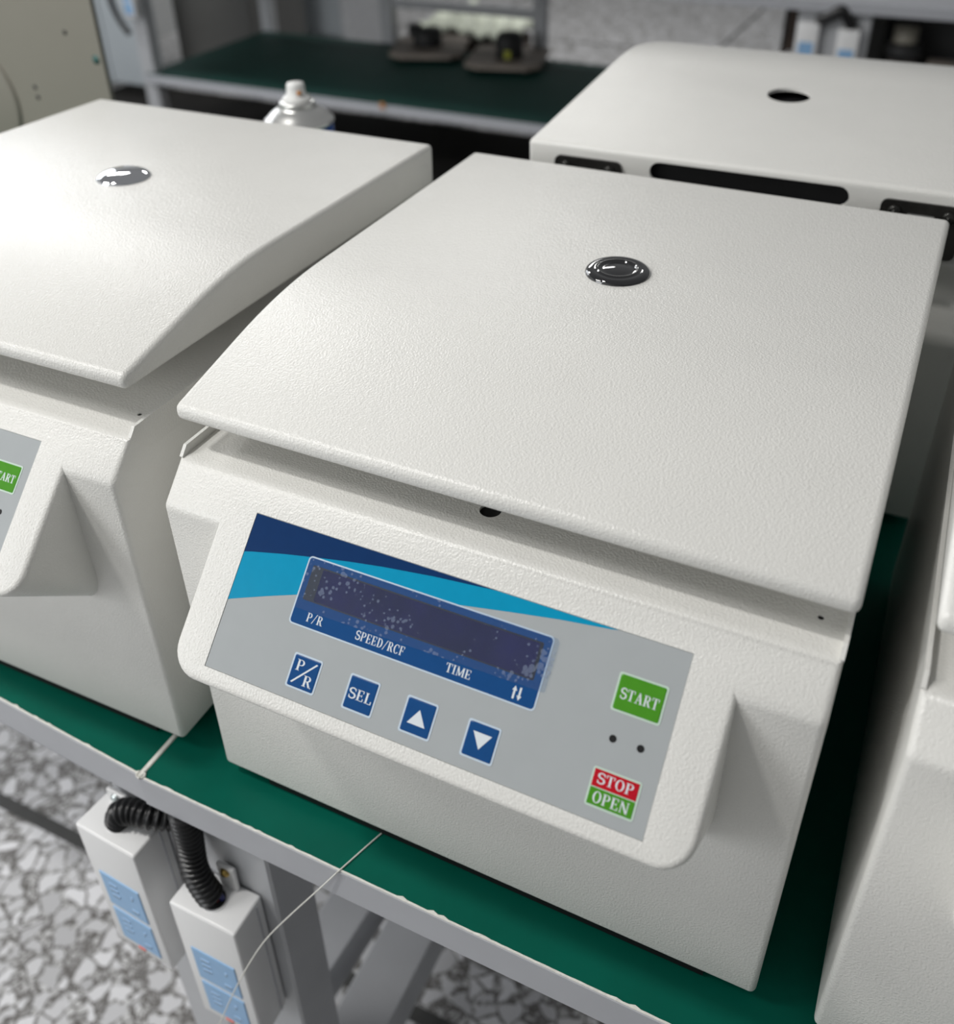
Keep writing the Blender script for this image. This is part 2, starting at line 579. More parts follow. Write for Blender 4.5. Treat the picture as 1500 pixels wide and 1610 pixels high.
def g_stem(x, t=TH, s=0.075, y0=0, y1=1, top=True, bot=True):
    q = g_rect(x, y0, x + t, y1)
    if bot:
        q += g_rect(x - s, y0, x + t + s, y0 + TN * 0.8)
    if top:
        q += g_rect(x - s, y1 - TN * 0.8, x + t + s, y1)
    return q


def g_ring(cx, cy, rx, ry, tx, ty, a0, a1, n=18):
    q = []
    for k in range(n):
        p, r = math.radians(a0 + (a1 - a0) * k / n), math.radians(a0 + (a1 - a0) * (k + 1) / n)
        q.append([(cx + rx * math.cos(p), cy + ry * math.sin(p)), (cx + rx * math.cos(r), cy + ry * math.sin(r)),
                  (cx + (rx - tx) * math.cos(r), cy + (ry - ty) * math.sin(r)), (cx + (rx - tx) * math.cos(p), cy + (ry - ty) * math.sin(p))])
    return q


def g_S():
    q = []
    pts = []
    for k in range(15):           # upper bowl, from the right end over the top to the middle
        a = math.radians(25 + (270 - 25) * k / 14)
        pts.append((0.28 + 0.20 * math.cos(a), 0.745 + 0.225 * math.sin(a)))
    for k in range(1, 15):        # lower bowl
        a = math.radians(90 - (245) * k / 14)
        pts.append((0.28 + 0.215 * math.cos(a), 0.275 + 0.245 * math.sin(a)))
    n = len(pts)
    for i in range(n - 1):
        (x0, y0), (x1, y1) = pts[i], pts[i + 1]

        def wid(j):
            d = abs(j - (n - 1) / 2) / ((n - 1) / 2)
            return 0.075 - 0.022 * d
        dx, dy = x1 - x0, y1 - y0
        L = math.hypot(dx, dy)
        nx, ny = -dy / L, dx / L
        a, b = wid(i), wid(i + 1)
        q.append([(x0 + nx * a, y0 + ny * a), (x1 + nx * b, y1 + ny * b), (x1 - nx * b, y1 - ny * b), (x0 - nx * a, y0 - ny * a)])
    q += g_rect(0.445, 0.70, 0.50, 0.96)
    q += g_rect(0.05, 0.04, 0.105, 0.32)
    return q


GLYPHS = {
    'I': (0.36, g_stem(0.11)),
    'E': (0.60, g_stem(0.10, s=0.06) + g_rect(0.10, 0, 0.54, TN) + g_rect(0.10, 1 - TN, 0.52, 1) + g_rect(0.2, 0.47, 0.42, 0.47 + TN)
          + g_rect(0.48, 0, 0.54, 0.27) + g_rect(0.46, 0.75, 0.52, 1) + g_rect(0.385, 0.38, 0.43, 0.62)),
    'F': (0.56, g_stem(0.10, s=0.06) + g_rect(0.10, 1 - TN, 0.52, 1) + g_rect(0.2, 0.47, 0.42, 0.47 + TN) + g_rect(0.46, 0.74, 0.52, 1) + g_rect(0.385, 0.38, 0.43, 0.62)),
    'L': (0.58, g_stem(0.10, s=0.06) + g_rect(0.10, 0, 0.54, TN) + g_rect(0.475, 0, 0.54, 0.30)),
    'T': (0.62, g_stem(0.24, top=False) + g_rect(0.03, 1 - TN, 0.585, 1) + g_rect(0.03, 0.72, 0.085, 1) + g_rect(0.53, 0.72, 0.585, 1)),
    'P': (0.60, g_stem(0.10, s=0.06) + g_rect(0.18, 1 - TN, 0.34, 1) + g_rect(0.18, 0.46, 0.34, 0.46 + TN) + g_ring(0.33, 0.73, 0.22, 0.27, 0.12, TN, -90, 90)),
    'R': (0.64, g_stem(0.10, s=0.06) + g_rect(0.18, 1 - TN, 0.33, 1) + g_rect(0.18, 0.48, 0.33, 0.48 + TN) + g_ring(0.32, 0.74, 0.21, 0.26, 0.12, TN, -90, 90)
          + g_line(0.34, 0.50, 0.525, 0.0, 0.14) + g_rect(0.45, 0, 0.64, TN)),
    'D': (0.66, g_stem(0.10, s=0.06) + g_rect(0.18, 1 - TN, 0.30, 1) + g_rect(0.18, 0, 0.30, TN) + g_ring(0.29, 0.5, 0.31, 0.5, 0.135, TN, -90, 90)),
    'O': (0.66, g_ring(0.33, 0.5, 0.29, 0.51, 0.13, 0.065, 0, 360, 32)),
    'C': (0.62, g_ring(0.34, 0.5, 0.29, 0.51, 0.13, 0.065, 48, 318, 26) + g_rect(0.505, 0.66, 0.56, 0.97)),
    'S': (0.56, g_S()),
    'A': (0.66, g_line(0.13, 0.02, 0.335, 1.0, 0.065) + g_line(0.53, 0.02, 0.325, 1.0, 0.14) + g_rect(0.20, 0.30, 0.47, 0.30 + TN)
          + g_rect(0.03, 0, 0.24, TN) + g_rect(0.41, 0, 0.64, TN)),
    'N': (0.68, g_stem(0.10, t=0.065, s=0.06, top=False) + g_stem(0.53, t=0.065, s=0.06, bot=False) + g_line(0.12, 1.0, 0.55, 0.0, 0.15) + g_rect(0.03, 0.945, 0.16, 1)),
    'M': (0.80, g_stem(0.10, t=0.065, s=0.06) + g_stem(0.60, t=0.13, s=0.05) + g_line(0.14, 1.0, 0.385, 0.06, 0.13) + g_line(0.64, 1.0, 0.385, 0.06, 0.07)),
    '/': (0.50, g_line(0.06, -0.08, 0.44, 1.06, 0.065)),
}


def lettering(text, u0, u1, v0, v1, h, parent, mat=None, skew=0.0):
    """print text into the box u0..u1, v0 (top) .. v1 (baseline) of the panel"""
    tot = sum(GLYPHS[c][0] for c in text)
    k = (u1 - u0) / tot
    H = v1 - v0
    bm = bmesh.new()
    x = 0.0
    for c in text:
        w, quads = GLYPHS[c]
        for q in quads:
            vs = [bm.verts.new(PT(u0 + (x + px) * k, v1 - py * H, h)) for px, py in q]
            bm.faces.new(vs)
        x += w
    for f in bm.faces:
        f.normal_update()
        if f.normal.dot(NV) < 0:
            f.normal_flip()
    me = bpy.data.meshes.new('lettering')
    bm.to_mesh(me)
    bm.free()
    return link('lettering', me, mat or PRINT_WHITE, parent)


def make_lid():
    # profile of the lid (y, z), flat at the back, bent down towards the front
    yb0, slope = 0.128, (ZT - (ZLB + 0.0097)) / (0.128 - YF)
    prof = [(YB, ZLB), (YB, ZT)]
    n = 10
    ya, yc = 0.172, 0.084                      # start and end of the bend
    za, zc = ZT, ZT - slope * (yb0 - yc)
    for k in range(n + 1):                     # quadratic bend through the fold point
        t = k / n
        y = (1 - t) ** 2 * ya + 2 * t * (1 - t) * yb0 + t * t * yc
        z = (1 - t) ** 2 * za + 2 * t * (1 - t) * ZT + t * t * zc
        prof.append((y, z))
    prof += [(YF, ZLB + 0.0097), (YF, ZLB)]
    prof = [(y - YB, z - ZLB) for y, z in prof]
    bm = bmesh.new()
    bm_prism_x(bm, prof, -A, A)
    bmesh.ops.recalc_face_normals(bm, faces=bm.faces[:])
    # round the rim: side edges, front and back edges, upright corners
    bm.edges.ensure_lookup_table()
    es = []
    for e in bm.edges:
        if len(e.link_faces) == 2 and e.calc_face_angle(0) > math.radians(20):
            es.append(e)
    bmesh.ops.bevel(bm, geom=es, offset=0.0038, segments=4, affect='EDGES', profile=0.5, clamp_overlap=True)
    lid = from_bm('lid', bm, PAINT)
    # hollow inside
    t = 0.0028
    inner = []
    for y, z in prof:
        if z < 1e-6:
            inner.append((min(max(y, YF - YB + 0.008), -t), t))
        else:
            inner.append((min(max(y, YF - YB + 0.010), -t), max(z - t, t + 0.001)))
    bm = bmesh.new()
    bm_prism_x(bm, inner, -A + t, A - t)
    cav = from_bm('cut_cavity', bm, PAINT)
    # sight hole
    bm = bmesh.new()
    bmesh.ops.create_cone(bm, cap_ends=True, segments=48, radius1=0.0187, radius2=0.0187, depth=0.03,
                          matrix=Matrix.Translation((0.0013, 0.231 - YB, ZT - ZLB)))
    hole = from_bm('cut_hole', bm, PAINT)
    # slot in the back face
    bm = bmesh.new()
    zc = ZT - ZLB - 0.0135
    out = []
    for cx, a0 in ((0.0763 - 0.008, -90), (-0.0763 + 0.008, 90)):
        for k in range(9):
            a = math.radians(a0 + 180 * k / 8)
            out.append((cx + 0.008 * math.cos(a), zc + 0.008 * math.sin(a)))
    va = [bm.verts.new((x, -0.02, z)) for x, z in out]
    vb = [bm.verts.new((x, 0.02, z)) for x, z in out]
    bm.faces.new(va)
    bm.faces.new(vb[::-1])
    for i in range(len(out)):
        j = (i + 1) % len(out)
        bm.faces.new((va[i], vb[i], vb[j], va[j]))
    slot = from_bm('cut_slot', bm, PAINT)
    bpy.context.view_layer.update()
    boolean_bake(lid, [cav, hole, slot])
    smooth_by_angle(lid, 32)
    lid.location = (0, YB, ZLB)
    # black box set inside, behind the sight hole and slot
    box('lid_black_core', -0.165, 0.165, -0.26, -0.0065, 0.0035, 0.0250, BLACK, lid)
    return lid


def make_body():
    lip = T0 + EV * 0.1085
    s0 = T0.y / -EV.y                          # where the slope meets the front plane y = 0
    S = T0 + EV * s0
    ZB = 0.010
    base_z = 0.1265
    bm = bmesh.new()
    V = {}

    def v(key, x, y, z):
        V[key] = bm.verts.new((x, y, z))
    for s, x in (('l', -B), ('r', B)):
        v(s + 'b', x, 0, ZB)
        v(s + 's', x, 0, S.z)
        v(s + 't', x, T0.y, T0.z)
        v(s + 'k', x, YBODY, T0.z)
        v(s + 'kb', x, YBODY, ZB)
    for s, x in (('L', -CW), ('R', CW)):
        v(s + 's', x, 0, S.z)
        v(s + 'p', x, lip.y, lip.z)
        v(s + 'w', x, 0, base_z)
    F = lambda *k: bm.faces.new([V[i] for i in k])
    F('lt', 'ls', 'Ls', 'Rs', 'rs', 'rt')
    F('Ls', 'Lp', 'Rp', 'Rs')
    F('Lp', 'Lw', 'Rw', 'Rp')
    F('Ls', 'Lw', 'Lp')
    F('Rs', 'Rp', 'Rw')
    F('ls', 'lb', 'rb', 'rs', 'Rs', 'Rw', 'Lw', 'Ls')
    F('lt', 'rt', 'rk', 'lk')
    F('lk', 'rk', 'rkb', 'lkb')
    F('lb', 'lkb', 'rkb', 'rb')
    F('lt', 'lk', 'lkb', 'lb', 'ls')
    F('rt', 'rs', 'rb', 'rkb', 'rk')
    bmesh.ops.recalc_face_normals(bm, faces=bm.faces[:])

    def edge(a, b):
        return bm.edges.get((V[a], V[b]))
    # merge the coplanar slope faces so that the tongue runs on without a seam
    sl = edge('Ls', 'Rs')
    bmesh.ops.dissolve_edges(bm, edges=[sl], use_verts=False)
    big = [edge('Lp', 'Lw'), edge('Rp', 'Rw')]
    bmesh.ops.bevel(bm, geom=big, offset=0.017, segments=8, affect='EDGES', profile=0.5, clamp_overlap=True)
    bmesh.ops.recalc_face_normals(bm, faces=bm.faces[:])
    es, es_big = [], []
    for e in bm.edges:
        if len(e.link_faces) != 2 or not e.is_convex:
            continue
        if e.calc_face_angle(0) < math.radians(20):
            continue
        m = (e.verts[0].co + e.verts[1].co) / 2
        d = (e.verts[1].co - e.verts[0].co)
        if m.z > 0.25 and abs(abs(m.x) - B) < 1e-4:
            continue                            # the deck's side edges carry the rims
        es.append(e)
    bmesh.ops.bevel(bm, geom=es, offset=0.0036, segments=4, affect='EDGES', profile=0.5, clamp_overlap=True)
    body = from_bm('body', bm, PAINT)
    # shallow recess for the control panel, latch hole in the deck
    bm = bmesh.new()
    L0, L1, v0, v1 = -0.1191, 0.1184, 0.0157, 0.0991
    pts = [PT(u, w, h) for h in (-0.0008, 0.01) for u, w in ((L0, v0), (L1, v0), (L1, v1), (L0, v1))]
    vs = [bm.verts.new(p) for p in pts]
    for f in ((0, 3, 2, 1), (4, 5, 6, 7), (0, 1, 5, 4), (1, 2, 6, 5), (2, 3, 7, 6), (3, 0, 4, 7)):
        bm.faces.new([vs[i] for i in f])
    rec = from_bm('cut_recess', bm, PAINT)
    bm = bmesh.new()
    bmesh.ops.create_cone(bm, cap_ends=True, segments=24, radius1=0.0058, radius2=0.0058, depth=0.05, matrix=Matrix.Translation((-0.0010, 0.0500, 0.2524)))
    bmesh.ops.create_cone(bm, cap_ends=True, segments=12, radius1=0.0015, radius2=0.0015, depth=0.05, matrix=Matrix.Translation((0.1655, 0.0430, 0.2524)))
    lh = from_bm('cut_latch', bm, PAINT)
    bpy.context.view_layer.update()
    boolean_bake(body, [rec, lh])
    smooth_by_angle(body, 32)
    return body


def make_centrifuge():
    t = empty('benchtop_centrifuge')
    body = make_body()
    body.parent = t
    box('latch_dark_plug', -0.0087, 0.0041, 0.0426, 0.0554, 0.2276, 0.2505, BLACK, t)  # black plugs put the shade inside the deck holes into colour
    box('latch_dark_plug', 0.1642, 0.1668, 0.0417, 0.0443, 0.2276, 0.2515, BLACK, t)
    # raised rims along both sides of the deck
    for s in (-1, 1):
        bm = bmesh.new()
        prof = [(0.0215, 0.2505), (0.0203, 0.2528), (0.0252, 0.2580), (YBODY - 0.004, 0.2580), (YBODY - 0.004, 0.238), (0.034, 0.238)]
        x0, x1 = (s * (B + 0.0002), s * (B - 0.0019))
        bm_prism_x(bm, prof, min(x0, x1), max(x0, x1))
        from_bm('side_rim', bm, PAINT, t)
    # base and feet
    box('base_plate', -0.146, 0.150, 0.0035, YBODY - 0.01, 0.0015, 0.0102, BLACK, t)
    for x in (-0.12, 0.13):
        for y in (0.05, YBODY - 0.05):
            lathe('foot', [(0, 0), (0.012, 0), (0.013, 0.002), (0.012, 0.0042), (0, 0.0042)], BLACK, t, 20, (x, y, 0.0))
    # lid
    lid = make_lid()
    lid.parent = t
    # hinges at the back of the lid
    for x in (-0.1275, 0.1275):
        bm = bmesh.new()
        out = []
        z0, z1, hw, r = -0.016, ZT - ZLB - 0.0095, 0.0285, 0.005
        for cx, cz, a0 in ((hw - r, z1 - r, 0), (-hw + r, z1 - r, 90), (-hw + r, z0 + r, 180), (hw - r, z0 + r, 270)):
            for k in range(5):
                a = math.radians(a0 + 90 * k / 4)
                out.append((x + cx + r * math.cos(a), ZLB + cz + r * math.sin(a)))
        va = [bm.verts.new((px, YB + 0.0002, pz)) for px, pz in out]
        vb = [bm.verts.new((px, YB + 0.0036, pz)) for px, pz in out]
        bm.faces.new(va)
        bm.faces.new(vb[::-1])
        for i in range(len(out)):
            j = (i + 1) % len(out)
            bm.faces.new((va[i], vb[i], vb[j], va[j]))
        hg = from_bm('hinge', bm, HINGE_STEEL, t)
        box('hinge_leaf', x - 0.0095, x + 0.0095, YB + 0.0037, YB + 0.0075, ZLB - 0.014, ZLB + 0.0165, LEAF_STEEL, hg, 0.0008, 1)
        for sx in (-0.0185, 0.0185):
            s = lathe('screw', [(0, 0.0034), (0.0012, 0.0030), (0.0014, 0.0022), (0.0030, 0.0026), (0.0046, 0.0016), (0.0048, 0)], SCREW_DARK, hg, 20)
            s.location = (x + sx, YB + 0.0036, ZLB + 0.0165)
            s.rotation_euler = (math.radians(-90), 0, 0)
    # control panel
    pn = plate('control_panel', [(-0.1189, 0.0159), (0.1182, 0.0159), (0.1182, 0.0989), (-0.1189, 0.0989)], -0.0008, -0.0003, LABEL_GREY, t)
    navy_edge = [(-0.1189, 0.0371), (-0.1148, 0.0360), (-0.095, 0.0317), (-0.0758, 0.0281), (-0.058, 0.0250), (-0.0399, 0.0223), (-0.0121, 0.0190), (0.0109, 0.0170), (0.022, 0.01605)]
    cyan_edge = [(-0.1189, 0.0632), (-0.1172, 0.0624), (-0.097, 0.0549), (-0.0813, 0.0494), (-0.055, 0.0415), (-0.025, 0.0345), (0.0051, 0.0282), (0.0307, 0.0238), (0.0555, 0.0198), (0.0797, 0.0168), (0.0835, 0.01605)]
    s1 = plate('stripe', [(-0.1189, 0.01605)] + navy_edge, -0.00031, -0.00022, NAVY, pn)
    s1['label'] = 'navy stripe across the top left corner'
    s2 = plate('stripe', navy_edge + cyan_edge[::-1], -0.00031, -0.00022, CYAN, pn)
    s2['label'] = 'cyan curved stripe'
    plate('display_border', rrect(-0.0806, 0.0561, 0.0281, 0.0636, 0.0022), -0.0003, -0.00017, HALO, pn)
    plate('display_frame', rrect(-0.0798, 0.0553, 0.0289, 0.0628, 0.0016), -0.0003, -0.00012, BTN_BLUE, pn)
    plate('display_bezel', rrect(-0.0768, 0.0517, 0.0322, 0.0503, 0.0008), -0.0003, -0.00009, LCD_EDGE, pn)
    plate('display_screen', rrect(-0.0705, 0.0500, 0.0330, 0.0496, 0.0006), -0.0003, -0.00006, LCD, pn)
    plate('protective_film', [(-0.0800, 0.0287), (0.0572, 0.0284), (0.0586, 0.0300), (0.0584, 0.0528), (0.0580, 0.0538), (-0.0795, 0.0552)], 0.00025, 0.00040, FILM, pn)
    hl = -0.00010
    lettering('P/R', -0.0713, -0.0616, 0.0556, 0.0601, hl, pn)
    lettering('SPEED/RCF', -0.0421, -0.0143, 0.0556, 0.0601, hl, pn)
    lettering('TIME', 0.0084, 0.0220, 0.0555, 0.0599, hl, pn)
    # the pair of arrows under the display
    def flat(name, polys, h, mat):
        bm = bmesh.new()
        for p in polys:
            bm.faces.new([bm.verts.new(PT(u, w, h)) for u, w in p])
        for f in bm.faces:
            f.normal_update()
            if f.normal.dot(NV) < 0:
                f.normal_flip()
        me = bpy.data.meshes.new(name)
        bm.to_mesh(me)
        bm.free()
        return link(name, me, mat, pn)
    flat('arrow_print', [[(0.0444, 0.0549), (0.0456, 0.0571), (0.0432, 0.0571)], [(0.0439, 0.0570), (0.0449, 0.0570), (0.0449, 0.0610), (0.0439, 0.0610)],
                         [(0.0472, 0.0612), (0.0460, 0.0590), (0.0484, 0.0590)], [(0.0467, 0.0591), (0.0477, 0.0591), (0.0477, 0.0551), (0.0467, 0.0551)]], hl, PRINT_WHITE)
    # keys
    hk = 0.00012

    def key(u0, u1, v0, v1, mat, halo, label):
        plate('button_border', rrect(u0 - 0.0009, u1 + 0.0009, v0 - 0.0009, v1 + 0.0009, 0.0012), -0.0003, -0.00012, halo, pn)
        k = plate('button', rrect(u0, u1, v0, v1, 0.0008), -0.00012, hk - 0.00004, mat, pn, 0.0005)
        k['label'] = label
        return k
    key(-0.0702, -0.0550, 0.0768, 0.0924, BTN_BLUE, HALO, 'blue key marked P/R')
    key(-0.0370, -0.0217, 0.0767, 0.0924, BTN_BLUE, HALO, 'blue key marked SEL')
    key(-0.0048, 0.0103, 0.0767, 0.0925, BTN_BLUE, HALO, 'blue key with a triangle pointing up')
    key(0.0282, 0.0432, 0.0767, 0.0924, BTN_BLUE, HALO, 'blue key with a triangle pointing down')
    key(0.0901, 0.1114, 0.0340, 0.0498, GREEN, HALO_GREEN, 'green START key')
    plate('button_border', rrect(0.0894, 0.1120, 0.0760, 0.0932, 0.0012), -0.0003, -0.00012, HALO_GREEN, pn)
    k = plate('button', [(0.0903, 0.0769), (0.1111, 0.0769), (0.1111, 0.0845), (0.0903, 0.0845)], -0.00012, hk - 0.00004, RED, pn, 0.0003)
    k['label'] = 'red STOP half of the key'
    k = plate('button', [(0.0903, 0.0849), (0.1111, 0.0849), (0.1111, 0.0923), (0.0903, 0.0923)], -0.00012, hk - 0.00004, GREEN, pn, 0.0003)
    k['label'] = 'green OPEN half of the key'
    lettering('START', 0.0918, 0.1098, 0.0397, 0.0446, hk, pn)
    lettering('STOP', 0.0922, 0.1092, 0.0781, 0.0828, hk, pn)
    lettering('OPEN', 0.0922, 0.1092, 0.0861, 0.0911, hk, pn)
    lettering('P', -0.0684, -0.0632, 0.0787, 0.0842, hk, pn)
    lettering('R', -0.0622, -0.0566, 0.0852, 0.0906, hk, pn)
    w = 0.0004
    flat('slash_print', [[(-0.0682 - w, 0.0903), (-0.0682 + w, 0.0907), (-0.0567 + w, 0.0787), (-0.0567 - w, 0.0783)]], hk, PRINT_WHITE)
    lettering('SEL', -0.0360, -0.0226, 0.0822, 0.0874, hk, pn)
    flat('triangle_print', [[(0.0026, 0.0809), (0.0075, 0.0883), (-0.0022, 0.0883)]], hk, PRINT_WHITE)
    flat('triangle_print', [[(0.0310, 0.0807), (0.0406, 0.0807), (0.0358, 0.0882)]], hk, PRINT_WHITE)
    for u in (0.0941, 0.1070):
        plate('indicator_hole', [(u + 0.0017 * math.cos(a * math.pi / 10), 0.0625 + 0.0017 * math.sin(a * math.pi / 10)) for a in range(20)], -0.0003, -0.00018, BLACK, pn)
    return t


def lens_ring(parent):
    """dark clear sight glass with a raised ring"""
    o = lathe('sight_glass', [(0, 0.0030), (0.004, 0.0029), (0.008, 0.0024), (0.0108, 0.0016), (0.0114, 0.0020), (0.0120, 0.0032), (0.0127, 0.0032), (0.0133, 0.0022),
                              (0.0150, 0.0026), (0.0175, 0.0027), (0.0195, 0.0018), (0.0203, 0.0001), (0.0203, -0.0002), (0, -0.0002)], LENS_BLACK, parent, 64, (0.0013, 0.231 - YB, ZT - ZLB))
    return o


def lens_dome(parent):
    return lathe('sight_glass', [(0, 0.0064), (0.005, 0.0062), (0.010, 0.0056), (0.014, 0.0047), (0.017, 0.0036), (0.0190, 0.0024), (0.0202, 0.0012), (0.0207, 0.0003), (0.0207, -0.0002), (0, -0.0002)],
                 LENS_BRIGHT, parent, 64, (0.0013, 0.231 - YB, ZT - ZLB))


GRP = 'off-white centrifuges on the workbench'
main = make_centrifuge()
tag(main, 'off-white centrifuge in the middle, its whole blue and grey control panel in view', 'centrifuge', GRP)


def lid_of(t):
    return [c for c in t.children if c.name.split('.')[0] == 'lid'][0]


left = copy_tree(main)
tag(left, 'off-white centrifuge at the left edge with a mirror-bright domed sight glass', 'centrifuge', GRP)
left.location = (-0.3948, 0.0001, 0)
left.rotation_euler = (0, 0, 0.0111)
right = copy_tree(main)
tag(right, 'off-white centrifuge cut off by the right edge of the photo', 'centrifuge', GRP)
right.location = (0.3885, 0.0005, 0)
right.rotation_euler = (0, 0, 0.012)
rear = copy_tree(main)
tag(rear, 'off-white centrifuge turned backwards, with an open round hole and a black slot in its lid', 'centrifuge', GRP)
rear.location = (0.0265, 0.4405 + YB, 0)
rear.rotation_euler = (0, 0, math.pi + 0.016)
lens_ring(lid_of(main))
lens_dome(lid_of(left))
lens_ring(lid_of(right))
lid_of(left).rotation_euler = (math.radians(-1.2), 0, 0)
lid_of(rear).rotation_euler = (math.radians(-3.3), 0, 0)
lid_of(rear).location.z += 0.0035
for c in rear.children:
    if c.name.split('.')[0] == 'hinge':
        c.location.z += 0.0035
lid_of(right).rotation_euler = (math.radians(-0.8), 0, 0)

# ------------------------------------------------------------------ socket boxes hanging on the bench legs


def make_socket_box():
    t = empty('socket_box')
    W, D, H = 0.0600, 0.0335, 0.155
    bm = bmesh.new()
    # housing, a little narrower towards the back
    prof = [(-W / 2, 0), (W / 2, 0), (W / 2 - 0.001, D), (-W / 2 + 0.001, D)]
    lo = [bm.verts.new((x, y, -H)) for x, y in prof]
    hi = [bm.verts.new((x, y, 0)) for x, y in prof]
    bm.faces.new(hi)
    bm.faces.new(lo[::-1])
    for i in range(4):
        j = (i + 1) % 4
        bm.faces.new((lo[i], lo[j], hi[j], hi[i]))
    bmesh.ops.bevel(bm, geom=bm.edges[:], offset=0.0022, segments=3, affect='EDGES', profile=0.5)
    h = from_bm('housing', bm, PVC, t)
    smooth_by_angle(h, 40)
    box('back_seam', -W / 2 - 0.0003, W / 2 + 0.0003, D - 0.008, D - 0.0072, -H + 0.003, -0.003, BENCH_GREY, t)
    for z0 in (-0.052, -0.101):
        p = box('socket_plate', -0.0205, 0.0205, -0.0008, 0.002, z0 - 0.0435, z0, SOCKET_BLUE, t, 0.0006, 1)
        for x, z, w, hh in ((-0.0085, -0.010, 0.008, 0.0018), (-0.0085, -0.0170, 0.008, 0.0018), (-0.0085, -0.0240, 0.008, 0.0018), (0.0105, -0.0130, 0.0020, 0.0035), (0.0095, -0.0320, 0.0070, 0.0020)):
            box('pin_slot', x - w / 2, x + w / 2, -0.0012, 0.0004, z0 + z - hh, z0 + z, SOCKET_LIGHT, p)
            box('pin_slot', x - w / 2 + 0.0004, x + w / 2 - 0.0004, -0.0013, 0.0004, z0 + z - hh - 0.0008, z0 + z - hh, DOT_DARK, p)
    box('indicator_light', -0.006, 0.002, -0.0007, 0.001, -H + 0.0045, -H + 0.0075, LED_RED, t, 0.0004, 1)
    return t


def hole_ring(t, x, y):
    lathe('cable_hole', [(0, 0.0003), (0.0085, 0.0003), (0.0095, 0.0008), (0.0104, 0.0004), (0.0104, -0.001), (0, -0.001)], PVC, t, 28, (x, y, 0))
    lathe('cable_hole_mouth', [(0, 0.0009), (0.0082, 0.0009), (0.0082, 0.0002), (0, 0.0002)], BLACK, t, 28, (x, y, 0))


sb1 = make_socket_box()
sb2 = copy_tree(sb1)
sb3 = copy_tree(sb1)
sb4 = copy_tree(sb1)
sb5 = copy_tree(sb1)
SG = 'white socket boxes with blue outlets'
sb1.location = (-0.2735, -0.0440, -0.080)
sb1.rotation_euler = (0, 0, math.radians(-2.9))
tag(sb1, 'white socket box with blue outlets below the joint of the benches, left of its twin', 'socket box', SG)
sb2.location = (-0.1905, -0.0462, -0.118)
tag(sb2, 'white socket box with blue outlets hanging lower, crossed by the thread', 'socket box', SG)
hole_ring(sb1, -0.001, 0.0175)
hole_ring(sb2, 0.0000, 0.0165)
# mounting ears with screws
e = box('mounting_ear', -0.022, -0.002, 0.0270, 0.0310, -0.004, 0.0140, PVC, sb1, 0.0015, 2)
s = lathe('screw', [(0, 0.0028), (0.002, 0.0026), (0.0042, 0.0018), (0.0050, 0)], ZINC, sb1, 20, (-0.012, 0.0268, 0.0075))
s.rotation_euler = (math.radians(90), 0, 0)
e = box('mounting_ear', -0.004, 0.012, 0.0280, 0.0320, -0.004, 0.0260, PVC, sb2, 0.0015, 2)
s = lathe('screw', [(0, 0.0030), (0.002, 0.0028), (0.0035, 0.0018), (0.0040, 0)], BRASS, sb2, 20, (0.0045, 0.0278, 0.0205))
s.rotation_euler = (math.radians(90), 0, 0)

PITCH = 0.0046
RF = lambda s: 0.0092 + 0.0011 * math.sin(2 * math.pi * s / PITCH)
c1 = tube('cable_conduit', [(-0.2742, -0.0270, -0.0795), (-0.2700, -0.0255, -0.0690), (-0.2590, -0.0225, -0.0645), (-0.2440, -0.0195, -0.0650), (-0.2320, -0.0080, -0.0720), (-0.2285, 0.0120, -0.0820), (-0.2285, 0.03, -0.088)], 0.009, CONDUIT, None, 20, 40, RF)
tag(c1, 'black corrugated cable conduit bending sideways out of the left socket box', 'conduit', 'cable conduits')
c2 = tube('cable_conduit', [(-0.1925, -0.0305, -0.1140), (-0.1965, -0.0310, -0.1040), (-0.2020, -0.0300, -0.0900), (-0.2050, -0.0270, -0.0770), (-0.2060, -0.0245, -0.0640), (-0.2062, -0.0235, -0.0500), (-0.2062, -0.0230, -0.0300)], 0.009, CONDUIT, None, 20, 40, RF)
tag(c2, 'black corrugated cable conduit curving up out of the right, lower socket box', 'conduit', 'cable conduits')
w = tube('wire', [(-0.1885, -0.0300, -0.1170), (-0.1895, -0.0300, -0.1120), (-0.1940, -0.0290, -0.1060)], 0.0022, WIRE_RED, c2, 8, 6)
w = tube('wire', [(-0.1850, -0.0275, -0.1170), (-0.1870, -0.0275, -0.1120), (-0.1930, -0.0270, -0.1050)], 0.0022, WIRE_BLUE, c2, 8, 6)

# thread lying over the bench edge and hanging down
th = tube('thread', [(-0.0560, 0.0120, 0.0008), (-0.0610, -0.0011, 0.0006), (-0.0700, -0.0295, 0.0008), (-0.0716, -0.0312, -0.0010), (-0.084, -0.033, -0.0222), (-0.1137, -0.036, -0.0727),
                     (-0.1331, -0.042, -0.1056), (-0.1451, -0.05, -0.1309), (-0.16, -0.058, -0.1687), (-0.1761, -0.068, -0.2157), (-0.1898, -0.08, -0.2547), (-0.205, -0.09, -0.30)], 0.00050, THREAD, None, 6, 10)
tag(th, 'thin white thread hanging over the bench edge across a socket box', 'thread')

